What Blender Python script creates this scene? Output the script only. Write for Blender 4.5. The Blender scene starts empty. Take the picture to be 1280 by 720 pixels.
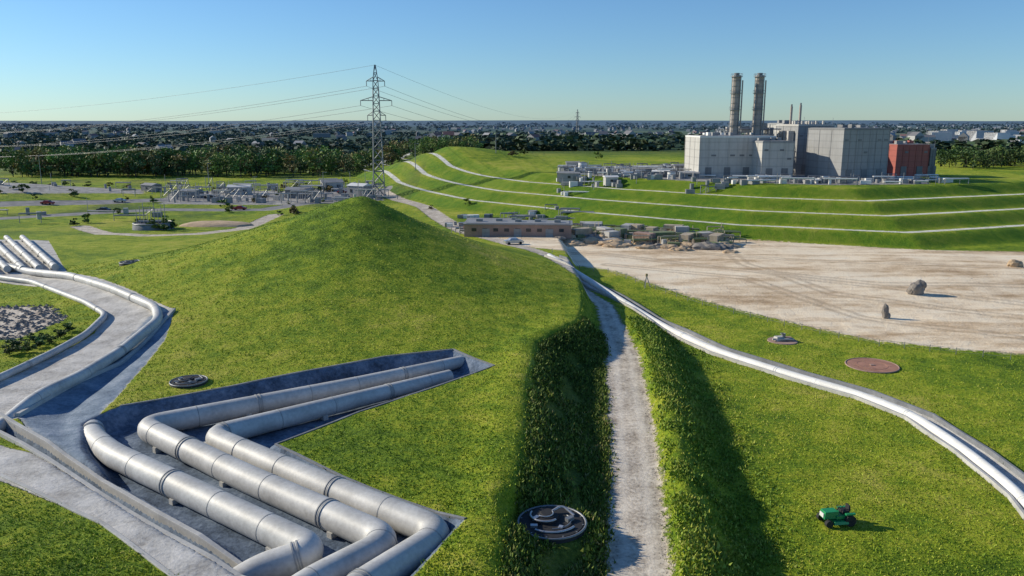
import bpy, math, random
import numpy as np
from mathutils import Vector, Matrix, noise as mnoise
random.seed(7); rng=np.random.default_rng(11)
scene=bpy.context.scene
# ------------------------------------------------------------------ camera
CAM_H=30.0; PITCH=math.radians(11.75); CP,SP=math.cos(PITCH),math.sin(PITCH)
cam_d=bpy.data.cameras.new("camera"); cam=bpy.data.objects.new("camera",cam_d)
scene.collection.objects.link(cam); scene.camera=cam
cam.location=(0,0,CAM_H); cam.rotation_euler=(math.radians(90)-PITCH,0,0)
cam_d.lens=28.125; cam_d.sensor_width=36; cam_d.clip_end=40000; cam_d.clip_start=0.5
def W(u,v,z=0.0):
    """image pixel (u,v) cast through the camera -> site coordinates on a level plane z"""
    yc=(360-v)/1000; dz=-SP+yc*CP; t=(z-CAM_H)/dz
    return (t*(u-640)/1000, t*(CP+yc*SP))
def WL(pts,z=0.0): return [W(p[0],p[1],z) for p in pts]
# ------------------------------------------------------------------ world / sun
EL=math.radians(24.5); SD=Vector((0.955,-0.30,0)).normalized()
w=bpy.data.worlds.new("World"); scene.world=w; w.use_nodes=True
nt=w.node_tree; bg=nt.nodes["Background"]; sky=nt.nodes.new("ShaderNodeTexSky")
sky.sky_type='NISHITA'; sky.sun_disc=False; sky.sun_elevation=EL
sky.sun_rotation=math.atan2(-SD.x,-SD.y)%(2*math.pi); sky.air_density=1.0; sky.dust_density=0.1; sky.ozone_density=3.6; sky.altitude=0
vm=nt.nodes.new("ShaderNodeVectorMath"); vm.operation='MULTIPLY'; vm.inputs[1].default_value=(.72,.97,1.22)
nt.links.new(sky.outputs[0],vm.inputs[0]); nt.links.new(vm.outputs[0],bg.inputs[0]); bg.inputs[1].default_value=0.105
sl=bpy.data.lights.new("sun","SUN"); sl.energy=5.0; sl.angle=math.radians(0.5); sl.color=(1,.91,.74)
so=bpy.data.objects.new("sun",sl); scene.collection.objects.link(so)
ld=Vector((SD.x*math.cos(EL),SD.y*math.cos(EL),-math.sin(EL)))
so.rotation_euler=ld.to_track_quat('-Z','Y').to_euler()
scene.view_settings.view_transform='Standard'; scene.view_settings.look='None'; scene.view_settings.exposure=0
# ------------------------------------------------------------------ node helpers
class NT:
    def __init__(s,name):
        s.m=bpy.data.materials.new(name); s.m.use_nodes=True; s.t=s.m.node_tree
        s.b=s.t.nodes["Principled BSDF"]
    def n(s,typ,ins=None,**props):
        nd=s.t.nodes.new(typ)
        for k,v in props.items(): setattr(nd,k,v)
        for k,v in (ins or {}).items(): s.set(nd.inputs[k],v)
        return nd
    def set(s,sock,v):
        if isinstance(v,bpy.types.NodeSocket): s.t.links.new(v,sock)
        else: sock.default_value=v
    def math(s,op,a,b=0.0,c=0.0,clamp=False):
        nd=s.n("ShaderNodeMath",{0:a,1:b},operation=op,use_clamp=clamp)
        if op in('MULTIPLY_ADD',): s.set(nd.inputs[2],c)
        return nd.outputs[0]
    def mix(s,f,a,b):
        nd=s.t.nodes.new("ShaderNodeMix"); nd.data_type='RGBA'
        s.set(nd.inputs[0],f)
        for i,v in((6,a),(7,b)):
            if not isinstance(v,bpy.types.NodeSocket) and len(v)==3: v=(*v,1)
            s.set(nd.inputs[i],v)
        return nd.outputs[2]
    def noise(s,vec,scale,detail=4,rough=.55):
        return s.n("ShaderNodeTexNoise",{"Vector":vec,"Scale":scale,"Detail":detail,"Roughness":rough}).outputs[0]
    def ramp(s,f,stops):
        nd=s.t.nodes.new("ShaderNodeValToRGB"); s.set(nd.inputs[0],f); cr=nd.color_ramp
        while len(cr.elements)<len(stops): cr.elements.new(.5)
        for e,(p,c) in zip(cr.elements,stops): e.position=p; e.color=(*c,1)
        return nd.outputs[0]
    def attr(s,name,out=2): return s.n("ShaderNodeAttribute",attribute_name=name).outputs[out]
def mat(name,col,rough=.6,metal=0,scale=.6,var=.3,bump=0.0,bscale=None,spec=None,panels=None):
    M=NT(name); co=M.n("ShaderNodeTexCoord").outputs["Object"]
    n1=M.noise(co,scale,5); n2=M.noise(co,scale*9,3)
    f=M.math('ADD',M.math('MULTIPLY',n1,.65),M.math('MULTIPLY',n2,.35))
    c=M.ramp(f,[(.3,tuple(x*(1-var) for x in col)),(.7,tuple(min(1,x*(1+var*.6)) for x in col))])
    if panels:
        br=M.n("ShaderNodeTexWave",{"Vector":co,"Scale":panels,"Distortion":0.0,"Detail":0.0},wave_type='BANDS',bands_direction='Z')
        k=M.math('GREATER_THAN',br.outputs[1],.93)
        c=M.mix(M.math('MULTIPLY',k,.3),c,tuple(x*.5 for x in col))
        mp=M.n("ShaderNodeMapping",{"Vector":co,"Scale":(.9,.9,.05)})
        st=M.noise(mp.outputs[0],1.0,5)
        c=M.mix(M.math('MULTIPLY',M.math('SUBTRACT',st,.5,clamp=True),1.9),c,tuple(x*.5 for x in col))
    M.set(M.b.inputs["Base Color"],c); M.b.inputs["Roughness"].default_value=rough; M.b.inputs["Metallic"].default_value=metal
    if bump:
        b=M.n("ShaderNodeBump",{"Height":M.noise(co,bscale or scale*8,4),"Strength":.6,"Distance":bump}); M.set(M.b.inputs["Normal"],b.outputs[0])
    return M.m
# ------------------------------------------------------------------ mesh builder
class MB:
    def __init__(s): s.v=[];s.f=[];s.m=[];s.s=[]
    def add(s,vs,fs,mi=0,sm=False):
        o=len(s.v); s.v.extend(vs)
        for f in fs: s.f.append([i+o for i in f]); s.m.append(mi); s.s.append(sm)
    def box(s,c,d,mi=0,rz=0.0,taper=1.0):
        cx,cy,cz=c; a,b,h=d[0]/2,d[1]/2,d[2]/2; co,si=math.cos(rz),math.sin(rz); vs=[]
        for z,k in((-h,1),(h,taper)):
            for x,y in((-a,-b),(a,-b),(a,b),(-a,b)):
                x*=k;y*=k; vs.append((cx+x*co-y*si,cy+x*si+y*co,cz+z))
        s.add(vs,[(3,2,1,0),(4,5,6,7),(0,1,5,4),(1,2,6,5),(2,3,7,6),(3,0,4,7)],mi)
    def tube(s,path,r,n=12,mi=0,sm=True,cap=True):
        P=[Vector(p) for p in path]; k=len(P); rr=r if isinstance(r,(list,tuple)) else [r]*k
        vs=[]; up=Vector((0,0,1))
        for i,p in enumerate(P):
            t=(P[min(i+1,k-1)]-P[max(i-1,0)]).normalized()
            a=t.cross(up)
            if a.length<.05: a=Vector((1,0,0)) if abs(t.x)<.9 else Vector((0,1,0))
            a.normalize(); b=a.cross(t).normalized()
            for j in range(n):
                an=2*math.pi*j/n; vs.append(tuple(p+(a*math.cos(an)+b*math.sin(an))*rr[i]))
        fs=[(i*n+j,i*n+(j+1)%n,(i+1)*n+(j+1)%n,(i+1)*n+j) for i in range(k-1) for j in range(n)]
        s.add(vs,fs,mi,sm)
        if cap: s.add(vs[:n],[tuple(range(n))],mi); s.add(vs[-n:],[tuple(range(n))[::-1]],mi)
    def strut(s,a,b,r,mi=0): s.tube([a,b],r,4,mi,False,False)
    def obj(s,name,mats,loc=(0,0,0),rz=0,bevel=0):
        me=bpy.data.meshes.new(name); me.from_pydata(s.v,[],s.f)
        for m in mats: me.materials.append(m)
        me.polygons.foreach_set("material_index",s.m); me.polygons.foreach_set("use_smooth",s.s); me.update()
        o=bpy.data.objects.new(name,me); scene.collection.objects.link(o); o.location=loc; o.rotation_euler=(0,0,rz)
        if bevel:
            bm=o.modifiers.new("bevel","BEVEL"); bm.width=bevel; bm.segments=2; bm.limit_method='ANGLE'
        return o
def fast(name,V,F,mats,cols=None,smooth=False):
    me=bpy.data.meshes.new(name); V=np.asarray(V,dtype=np.float32); F=np.asarray(F,dtype=np.int32); k=F.shape[1]
    me.vertices.add(len(V)); me.vertices.foreach_set("co",V.ravel())
    me.loops.add(F.size); me.loops.foreach_set("vertex_index",F.ravel())
    me.polygons.add(len(F)); me.polygons.foreach_set("loop_start",np.arange(0,F.size,k,dtype=np.int32))
    me.polygons.foreach_set("use_smooth",np.full(len(F),smooth))
    me.update(calc_edges=True)
    for m in mats: me.materials.append(m)
    if cols is not None:
        a=me.attributes.new("Col",'FLOAT_COLOR','POINT'); c=np.ones((len(V),4),np.float32); c[:,:3]=cols; a.data.foreach_set("color",c.ravel())
    o=bpy.data.objects.new(name,me); scene.collection.objects.link(o); return o
# ------------------------------------------------------------------ SDF helpers
def seg_d(px,py,a,b):
    ax,ay=a;bx,by=b; dx,dy=bx-ax,by-ay; L=dx*dx+dy*dy+1e-9
    t=np.clip(((px-ax)*dx+(py-ay)*dy)/L,0,1); return np.hypot(px-ax-t*dx,py-ay-t*dy),t
def line_sd(px,py,pts,w):
    ws=w if isinstance(w,(list,tuple)) else [w]*len(pts); best=np.full(px.shape,-1e9)
    for i in range(len(pts)-1):
        d,t=seg_d(px,py,pts[i],pts[i+1]); best=np.maximum(best,(ws[i]*(1-t)+ws[i+1]*t)/2-d)
    return best
def poly_sd(px,py,poly):
    d=np.full(px.shape,1e9); ins=np.zeros(px.shape,bool); n=len(poly)
    for i in range(n):
        a,b=poly[i],poly[(i+1)%n]; d=np.minimum(d,seg_d(px,py,a,b)[0])
        if abs(a[1]-b[1])>1e-9:
            c=((a[1]>py)!=(b[1]>py))&(px<(b[0]-a[0])*(py-a[1])/(b[1]-a[1])+a[0]); ins^=c
    return np.where(ins,d,-d)
def ss(a,b,x):
    t=np.clip((x-a)/(b-a),0,1); return t*t*(3-2*t)
def wob(x,y,s,seed=0):
    r=np.random.default_rng(seed); o=np.zeros_like(x)
    for i in range(7):
        a=r.uniform(0,6.28); k=s*r.uniform(.5,1.8); o+=np.sin((x*np.cos(a)+y*np.sin(a))*k+r.uniform(0,6.28))
    return o/7
# ------------------------------------------------------------------ site plan, mostly from image pixels
ZL=3.0
TRENCH=WL([(100,528),(150,507),(330,474),(480,448),(567,438),(618,458),(560,478),(450,515),(345,556),(430,598),(545,640),(582,655),(500,735),(330,735),(250,668),(125,596),(100,560)],ZL)
SLAB=WL([(20,520),(100,466),(190,406),(220,403),(207,430),(150,492),(108,535),(125,600),(60,565)],ZL)
BAND=WL([(-60,340),(70,368),(132,402),(118,420),(-60,506),(-60,545),(20,522),(150,452),(220,403),(180,386),(90,348),(-60,306)],ZL)
WALK=WL([(-60,548),(0,556),(125,590),(330,715),(330,735),(235,735),(128,655),(-60,575)],ZL)
PAD=WL([(-40,382),(60,388),(82,402),(20,424),(-40,420)],ZL)
YARDL=WL([(-60,290),(60,296),(85,345),(-60,335)],ZL)
SAND=WL([(575,282),(640,282),(760,288),(915,299),(1160,313),(1500,318),(1700,520),(1280,430),(1100,414),(960,384),(860,362),(760,336),(650,322),(600,303)],0)
PATH=[(5.5,30),(7,40),(8.5,48.9),(10.5,63.6),(12.3,78.8),(14.6,102),(15.6,131)]; PATHW=[4.6,4.6,4.6,4.6,4.6,4.3,3.0]
ROAD2=WL([(478,242),(500,250),(530,258),(552,274),(580,292),(630,314),(690,340),(740,372)],0)+[(15.6,131)]
HWY=WL([(-400,262),(-60,262),(120,256),(300,247),(475,241)],0)
HWY2=WL([(-400,275),(-60,276),(90,268),(200,262),(330,262),(410,250),(470,243)],0)
LOOP=WL([(100,283),(130,296),(180,301),(250,298),(300,288),(345,268)],0)
FOOT=[(-22,278),(14,240),(56,206),(99,189),(132,201),(260,250),(420,520),(420,900),(-120,900),(-100,480),(-59,349)]
CHAN=WL([(690,347),(770,377),(835,408),(900,438),(1000,470),(1080,493),(1150,520),(1215,563),(1290,622),(1370,720)],-1.3)
LOWCH=WL([(-80,512),(0,530),(60,562),(125,602),(200,648),(300,702),(330,722)],ZL)
TRACKS=[WL(q,0) for q in ([(640,312),(800,322),(1000,345),(1280,372),(1500,400)],[(700,300),(860,316),(1000,326),(1280,336)],[(760,330),(930,345),(1080,385),(1300,412)],[(900,306),(930,330),(1040,360),(1180,376),(1350,392)],[(620,305),(760,318),(900,334),(1100,352),(1400,356)])]
CHX,CHY=W(690,655,1.6)
PLZ=[(18,300),(60,262),(98,246),(130,250),(150,300),(130,380),(20,345)]
YARDS=[WL([(200,256),(215,241),(470,236),(480,250),(380,256)],0),WL([(-80,256),(60,252),(180,246),(180,240),(-80,242)],0)]
def path_x(y): return np.interp(y,[p[1] for p in PATH]+[152],[p[0] for p in PATH]+[11])
def crest_x(y): return np.interp(y,[30,44,52,63,80,96,108,125],[-1.5,-.7,0,1,1.9,3.2,9.3,12])
def hgt(x,y,full=False):
    x=np.asarray(x,dtype=float); y=np.asarray(y,dtype=float)
    px=path_x(y); cx=crest_x(y)+.35*wob(y,y*0,.35,3)
    wdt=np.clip(px-2.3-cx,1.5,6.2)
    far=1-ss(160,240,y)
    left=ZL*far+.55*np.exp(-((x-cx+1.8)/2.3)**2)*(1-ss(100,112,y))
    tt=np.clip((x-cx+.6)/(wdt+.6),0,1); s=.45*tt*tt*(3-2*tt)+.55*tt
    z=left*(1-s)
    f=1-ss(100,128,y); xr=px+3.7
    z=z+f*1.3*ss(-1.6,.2,x-xr)*(1-ss(0,4.6,x-xr))*(x>px)
    z=z-1.5*ss(0,5.5,x-xr)*(1-ss(125,165,y))
    dx=x+27; dy=y-145
    th=np.arctan2(dy,dx)
    e=np.hypot(dx/np.where(dx>0,43,64),dy/np.where(dy<0,57,42))*(1+.05*np.sin(2*th+1.0)+.03*np.sin(5*th))
    c=np.sqrt(e*e+.0035)-.059*np.exp(-e*5); g=1-c
    hill=np.maximum(.5*(g+np.sqrt(g*g+.006))-.004,0); hill=np.where(e>1.6,0,hill*(1-ss(1.0,1.5,e)))
    hill=hill**1.5
    z=z+13.9*hill*(1+.03*wob(x,y,.09,5))
    z=z+.16*wob(x,y,.22,1)+.08*wob(x,y,.9,6)*(y<140)+.35*wob(x,y,.05,2)*ss(60,140,y)
    d=poly_sd(x,y,FOOT); P=11.7
    dd=d+1.0*wob(x,y,.04,9); k=np.floor(dd/P); fr=dd-k*P
    ter=np.where(dd>0,2.75*(k+ss(0,8.2,fr)),0); ter=np.minimum(ter,11.0)
    z=np.where(d>0,z*.3,z)+ter
    z=z+7*np.exp(-(((x+30)/42)**2+((y-400)/38)**2))
    z=z+6*np.exp(-(((x+215)/50)**2+((y-320)/35)**2))
    z=z+ss(1500,6000,y)*(10*wob(x,y,.0011,4)+4)+60*ss(7000,11000,y)*(.6+.4*wob(x,y,.0005,8))
    tr=poly_sd(x,y,TRENCH); sb=poly_sd(x,y,SLAB)
    ch=line_sd(x,y,LOWCH,1.6)
    z=z-1.5*ss(0,1.6,tr)-.7*ss(0,5,sb)*(tr<0.2)-1.2*ss(-.2,.5,ch)
    q=1-ss(2.6,4.2,np.hypot(x-CHX,y-CHY)); z=z*(1-q)+1.45*q
    cn=line_sd(x,y,CHAN,3.4)
    z=z-.3*ss(-.4,.5,cn)
    if not full: return z
    A={}
    A["a_sand"]=poly_sd(x,y,SAND)
    A["a_track"]=np.maximum.reduce([np.maximum(.55-np.abs(line_sd(x,y,t_,0)+1.1),-3) for t_ in TRACKS])
    A["a_grav"]=np.maximum.reduce([line_sd(x,y,PATH,PATHW),line_sd(x,y,ROAD2,[6,6,6,6,5,4,3.6,3.2,3]),line_sd(x,y,LOOP,5),poly_sd(x,y,PAD)])
    A["a_rut"]=.35-np.abs(np.abs(x-px)-.95)
    A["a_road"]=np.maximum(line_sd(x,y,HWY,11),line_sd(x,y,HWY2,8))
    A["a_conc"]=np.maximum.reduce([sb,poly_sd(x,y,BAND),poly_sd(x,y,WALK),poly_sd(x,y,YARDL),cn])
    A["a_slab"]=sb
    A["a_tren"]=np.maximum(tr,ch)
    bm=np.where((d>0)&(k<4),1.2-np.abs(fr-9.9),-3); bm=np.where((k==3),np.minimum(bm,-3),bm); A["a_bench"]=bm
    A["a_slope"]=np.where((d>0)&(k<4)&(k>=0),3-np.abs(fr-4),-3)
    A["a_plant"]=np.maximum.reduce([poly_sd(x,y,PLZ)]+[poly_sd(x,y,q_) for q_ in YARDS])
    A["a_weed"]=np.minimum(np.minimum(x-cx-.3,px-2.0-x),112-y)
    return z,A
def h1(x,y): return float(hgt(np.array([x]),np.array([y]))[0])
def axis(segs):
    out=[segs[0][0]]
    for a,b,s0,s1 in segs:
        y=a
        while y<b-1e-6:
            s=s0+(s1-s0)*(y-a)/(b-a); y=min(y+s,b); out.append(y)
    return np.array(out)
ys=axis([(-80,38,6,2),(38,110,.34,.5),(110,330,.6,1.4),(330,900,1.6,14),(900,15000,16,500)])
xs=axis([(-15000,-600,600,25),(-600,-130,20,1.2),(-130,-62,1.1,.5),(-62,24,.38,.38),(24,60,.48,.65),(60,220,.8,1.7),(220,700,2.2,25),(700,15000,30,600)])
X,Y=np.meshgrid(xs,ys); Z,A=hgt(X.ravel(),Y.ravel(),True)
V=np.stack([X.ravel(),Y.ravel(),Z],1); nx,ny=len(xs),len(ys)
I=(np.arange(ny-1)[:,None]*nx+np.arange(nx-1)[None,:]).ravel(); F=np.stack([I,I+1,I+1+nx,I+nx],1)
# ---- ground material
M=NT("ground_material"); pos=M.n("ShaderNodeNewGeometry").outputs["Position"]
nb=M.noise(pos,.035,3); nm=M.noise(pos,.35,5,.6); nf=M.noise(pos,2.6,5,.7)
g=M.math('ADD',M.math('MULTIPLY',nb,.42),M.math('ADD',M.math('MULTIPLY',nm,.38),M.math('MULTIPLY',nf,.36)))
grass=M.ramp(g,[(.43,(.055,.115,.006)),(.53,(.16,.255,.012)),(.61,(.32,.375,.022)),(.72,(.48,.44,.08))])
edge=M.math('SUBTRACT',M.noise(pos,1.1,4,.65),.5)
def mask(a,wd,am): return M.math('ADD',M.math('DIVIDE',M.math('ADD',a,M.math('MULTIPLY',edge,am)),wd),.5,clamp=True)
sep=M.n("ShaderNodeSeparateXYZ",{0:pos}); yy=sep.outputs[1]
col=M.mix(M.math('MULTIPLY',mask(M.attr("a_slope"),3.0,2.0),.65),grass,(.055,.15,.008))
vor=M.n("ShaderNodeTexVoronoi",{"Vector":M.n("ShaderNodeMapping",{"Vector":pos,"Scale":(1,.45,1)}).outputs[0],"Scale":.006}).outputs["Color"]
vs_=M.n("ShaderNodeSeparateColor",{0:vor}).outputs[0]
fields=M.ramp(vs_,[(0,(.02,.05,.02)),(.45,(.04,.08,.03)),(.6,(.09,.14,.04)),(.85,(.14,.15,.07)),(1,(.03,.05,.025))])
col=M.mix(M.n("ShaderNodeMapRange",{0:yy,1:430.0,2:560.0}).outputs[0],col,fields)
patch=M.math('MULTIPLY',M.n("ShaderNodeMapRange",{0:yy,1:190.0,2:260.0}).outputs[0],M.math('MULTIPLY',M.math('SUBTRACT',M.noise(pos,.03,5,.6),.47,clamp=True),5.0,clamp=True))
patch=M.math('MULTIPLY',patch,M.math('LESS_THAN',sep.outputs[0],-40.0))
col=M.mix(M.math('MULTIPLY',patch,.75),col,(.06,.10,.03))
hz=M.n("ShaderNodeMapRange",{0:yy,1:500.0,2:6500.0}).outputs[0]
col=M.mix(M.math('MULTIPLY',hz,.92),col,(.10,.165,.235))  # aerial haze painted into the ground colour, bluer with distance
col=M.mix(M.math('MULTIPLY',mask(M.attr("a_weed"),1.4,2.4),.7),col,M.ramp(nf,[(.35,(.03,.045,.012)),(.6,(.08,.11,.03)),(.7,(.17,.14,.07))]))
mpt=M.n("ShaderNodeMapping",{"Vector":pos,"Rotation":(0,0,.3),"Scale":(.035,.16,1)})
trk=M.noise(mpt.outputs[0],1.0,7,.72)
sand=M.ramp(M.math('ADD',M.math('MULTIPLY',trk,.5),M.math('ADD',M.math('MULTIPLY',nb,.22),M.math('MULTIPLY',M.math('ADD',nm,nf),.14))),[(.40,(.44,.30,.17)),(.46,(.70,.53,.34)),(.52,(.92,.76,.54)),(.62,(.97,.86,.66))])
sand=M.mix(M.math('MULTIPLY',mask(M.attr("a_track"),.5,.9),.5),sand,(.42,.31,.20))
m_s=mask(M.attr("a_sand"),1.2,5.0); col=M.mix(m_s,col,sand)
plant=M.ramp(nm,[(.4,(.24,.23,.21)),(.6,(.46,.44,.40))]); m_p=mask(M.attr("a_plant"),1.5,8.0); col=M.mix(m_p,col,plant)
gravel=M.ramp(M.math('ADD',M.math('MULTIPLY',nf,.55),M.math('MULTIPLY',nm,.45)),[(.38,(.28,.23,.18)),(.5,(.54,.47,.38)),(.62,(.78,.70,.58))])
gravel=M.mix(M.math('MULTIPLY',mask(M.attr("a_rut"),.4,1.0),.35),gravel,(.86,.79,.68))
m_g=mask(M.attr("a_grav"),.4,2.4); col=M.mix(m_g,col,gravel)
m_r=mask(M.attr("a_road"),.5,.6); col=M.mix(m_r,col,M.ramp(nm,[(.4,(.20,.20,.20)),(.6,(.30,.29,.28))]))
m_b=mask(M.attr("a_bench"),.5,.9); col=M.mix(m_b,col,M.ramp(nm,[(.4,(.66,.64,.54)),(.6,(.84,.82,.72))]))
cf=M.math('ADD',M.math('MULTIPLY',nm,.6),M.math('MULTIPLY',nf,.4))
conc=M.ramp(cf,[(.38,(.34,.32,.29)),(.5,(.53,.51,.47)),(.64,(.70,.67,.62))])
conc=M.mix(mask(M.attr("a_slab"),.6,1.6),conc,M.ramp(cf,[(.38,(.12,.16,.21)),(.5,(.20,.255,.32)),(.64,(.34,.39,.45))]))  # bluish shadow tone of the slab painted into its concrete colour
m_c=mask(M.attr("a_conc"),.12,.6); col=M.mix(m_c,col,conc)
tren=M.ramp(cf,[(.38,(.05,.07,.10)),(.50,(.12,.16,.22)),(.66,(.26,.31,.38))])
m_t=mask(M.attr("a_tren"),.15,.35); col=M.mix(m_t,col,tren)
M.set(M.b.inputs["Base Color"],col); M.b.inputs["Roughness"].default_value=.9; M.b.inputs["Specular IOR Level"].default_value=.2
hard=M.math('MAXIMUM',M.math('MAXIMUM',m_g,m_c),M.math('MAXIMUM',M.math('MAXIMUM',M.math('MULTIPLY',m_s,.75),m_t),M.math('MAXIMUM',m_r,m_p)))
amp=M.math('MULTIPLY_ADD',hard,-.82,1.0)
hb=M.math('MULTIPLY',M.math('ADD',nf,M.math('MULTIPLY',nm,1.2)),amp)
bp=M.n("ShaderNodeBump",{"Height":hb,"Strength":.85,"Distance":.46}); M.set(M.b.inputs["Normal"],bp.outputs[0])
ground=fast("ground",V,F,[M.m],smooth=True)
for k,a in A.items():
    at_=ground.data.attributes.new(k,'FLOAT','POINT'); at_.data.foreach_set("value",np.clip(a,-6,6).astype(np.float32))
# ------------------------------------------------------------------ materials
M2=NT("leaf_material"); c=M2.attr("Col",0); M2.set(M2.b.inputs["Base Color"],c); M2.b.inputs["Roughness"].default_value=.7
M2.b.inputs["Specular IOR Level"].default_value=.3; LEAF=M2.m
PIPE=mat("galvanised_pipe",(.53,.52,.49),.55,0.05,.35,.36,.01,6)
WPIPE=mat("white_coated_pipe",(.78,.77,.72),.55,0,.4,.2)
JOINT=mat("pipe_joint",(.36,.36,.35),.6,.1,1,.3)
CONC=mat("cast_concrete",(.48,.47,.44),.85,0,.5,.3,.02,5)
DCONC=mat("stained_concrete",(.22,.23,.24),.9,0,.5,.4,.02,5)
STEEL=mat("grey_steel",(.26,.27,.28),.5,.5,1,.25)
DARK=mat("dark_rubber",(.02,.02,.022),.8,0,2,.3)
GLASS=mat("dark_glass",(.03,.04,.05),.15,0,1,.2)
CLADW=mat("pale_cladding",(.52,.50,.46),.6,0,.08,.16,panels=.12)
CLADG=mat("grey_cladding",(.31,.31,.305),.6,0,.08,.18,panels=.14)
CLADD=mat("dark_cladding",(.20,.20,.20),.6,0,.08,.2,panels=.12)
CLADR=mat("red_cladding",(.40,.11,.085),.6,0,.08,.2,panels=.16)
ROOF=mat("roof_membrane",(.30,.30,.30),.85,0,.3,.25)
WHITE=mat("white_paint",(.75,.74,.70),.5,0,.5,.12)
BROWN=mat("weathered_render",(.38,.25,.20),.85,0,.3,.3)
YEL=mat("yellow_machine_paint",(.45,.30,.06),.55,0,1,.3)
GREEN=mat("green_machine_paint",(.02,.28,.09),.35,0,1,.2)
RUST=mat("rust_container_paint",(.25,.13,.09),.6,0,.8,.35)
ROCK=mat("grey_rock",(.26,.23,.20),.95,0,.8,.45,.08,3)
BRICKY=mat("red_oxide_cover",(.42,.21,.14),.85,0,.8,.4,.02,4)
STACKC=mat("stack_concrete",(.38,.34,.30),.8,0,.4,.3)
# ------------------------------------------------------------------ pipes
def fillet(pts,R,n=8):
    P=[Vector(p) for p in pts]; out=[P[0]]
    for i in range(1,len(P)-1):
        a,b,c=P[i-1],P[i],P[i+1]; u=(a-b); v=(c-b); r=min(R,u.length*.45,v.length*.45)
        p0=b+u.normalized()*r; p2=b+v.normalized()*r
        for k in range(n+1):
            t=k/n; out.append(p0*(1-t)**2+b*2*t*(1-t)+p2*t*t)
    out.append(P[-1]); return out
def pipe(name,pts,r,R=3.0,step=6.0,n=24,mats=(PIPE,JOINT,CONC),radii=None,supports=True):
    path=fillet(pts,R); L=[0]
    for i in range(1,len(path)): L.append(L[-1]+(path[i]-path[i-1]).length)
    def rad(s): return r if radii is None else float(np.interp(s/L[-1],[q[0] for q in radii],[q[1] for q in radii]))
    b=MB(); b.tube(path,[rad(s) for s in L],n,0)
    s=step*.5; cnt=0
    while s<L[-1]:
        i=max(j for j in range(len(L)) if L[j]<=s); i=min(i,len(path)-2)
        t=(s-L[i])/(L[i+1]-L[i]+1e-9); p=path[i].lerp(path[i+1],t); d=(path[i+1]-path[i]).normalized()
        rr=rad(s)
        b.tube([p-d*.04,p+d*.04],rr*1.018,n,1)
        if cnt%3==1:
            b.tube([p-d*.22,p-d*.12],rr*1.06,n,1); b.tube([p+d*.12,p+d*.22],rr*1.06,n,1)
        if supports and cnt%2==0:
            q=p+d*1.2; zb=h1(q.x,q.y); hh=q.z-rr*.55-zb
            if hh>.05: b.box((q.x,q.y,zb+hh/2-.05),(.5,rr*1.9,hh+.1),2,math.atan2(d.y,d.x))
        s+=step*random.uniform(.85,1.15); cnt+=1
    return b.obj(name,list(mats))
def P3(u,v,z): x,y=W(u,v,z); return (x,y,z)
zp=2.55
RD=[(0,.72),(.38,1.0),(.5,1.08),(1,1.08)]
pipe("steel_pipeline",[P3(112,516,1.2),P3(116,548,2.1),P3(140,568,zp),P3(396,690,zp),P3(328,712,1.9),P3(290,735,1.3)],1.06,1.8)
pipe("steel_pipeline",[P3(577,452,2.3),P3(440,482,zp),P3(178,534,zp),P3(300,594,zp),P3(490,678,zp),P3(380,735,2.5),P3(330,775,2.4)],1.08,2.0,radii=RD)
pipe("steel_pipeline",[P3(562,470,2.3),P3(420,506,zp),P3(262,546,zp),P3(400,606,zp),P3(556,668,zp),P3(450,735,2.5),P3(400,775,2.4)],1.08,2.0,radii=RD)
def G3(u,v,zg,lift):
    x,y=W(u,v,zg); return (x,y,h1(x,y)+lift)
def pathg(pts,zg,lift):
    out=[]
    for a,b in zip(pts[:-1],pts[1:]):
        n=max(1,int(math.hypot(b[0]-a[0],b[1]-a[1])/45))
        for k in range(n): out.append(G3(a[0]+(b[0]-a[0])*k/n,a[1]+(b[1]-a[1])*k/n,zg,lift))
    out.append(G3(*pts[-1],zg,lift)); return out
pipe("white_pipeline",pathg([(-60,318),(90,358),(196,402),(200,414),(100,476),(-60,556)],ZL,.55),.62,2.0,8,supports=False)
pipe("white_pipeline",pathg([(-60,338),(40,358),(108,390),(134,404),(108,424),(-60,506)],ZL,.4),.4,2.0,8,supports=False)
for i,u in enumerate((-34,-14,6,26,46)):
    pipe("storage_pipe",[G3(u-18,296,ZL,.8),G3(u+24,342,ZL,.8)],.62,1,5,mats=(PIPE,JOINT,CONC))
def wall(name,pts,wd,hh,m=CONC,zoff=0.0,sub=3.0):
    b=MB(); Q=[]
    for i in range(len(pts)-1):
        a,c=Vector(pts[i]),Vector(pts[i+1]); n=max(1,int((c-a).length/sub))
        for k in range(n): Q.append(a.lerp(c,k/n))
    Q.append(Vector(pts[-1])); vs=[]
    for i,p in enumerate(Q):
        t=(Q[min(i+1,len(Q)-1)]-Q[max(i-1,0)]).normalized(); nn=Vector((-t.y,t.x))
        z=h1(p.x,p.y)+zoff
        for sx,zz in((-1,z-1.2),(-1,z+hh),(1,z+hh),(1,z-1.2)): vs.append((p.x+nn.x*sx*wd/2,p.y+nn.y*sx*wd/2,zz))
    fs=[]
    for i in range(len(Q)-1):
        for j in range(4): fs.append((i*4+j,i*4+(j+1)%4,(i+1)*4+(j+1)%4,(i+1)*4+j))
    fs+= [(0,1,2,3),tuple(len(vs)-4+j for j in(3,2,1,0))]
    b.add(vs,fs,0); return b.obj(name,[m],bevel=.03)
wall("concrete_channel_wall",WL([(-60,505),(0,520),(60,552),(128,594),(200,637),(250,664),(325,702)],ZL),.35,.35)
wall("concrete_channel_wall",WL([(-60,525),(0,543),(60,574),(125,613),(200,659),(300,716),(330,735)],ZL),.35,.35)
wall("concrete_channel_wall",WL([(22,521),(100,476),(150,452),(219,404)],ZL),.4,.35)
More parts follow.
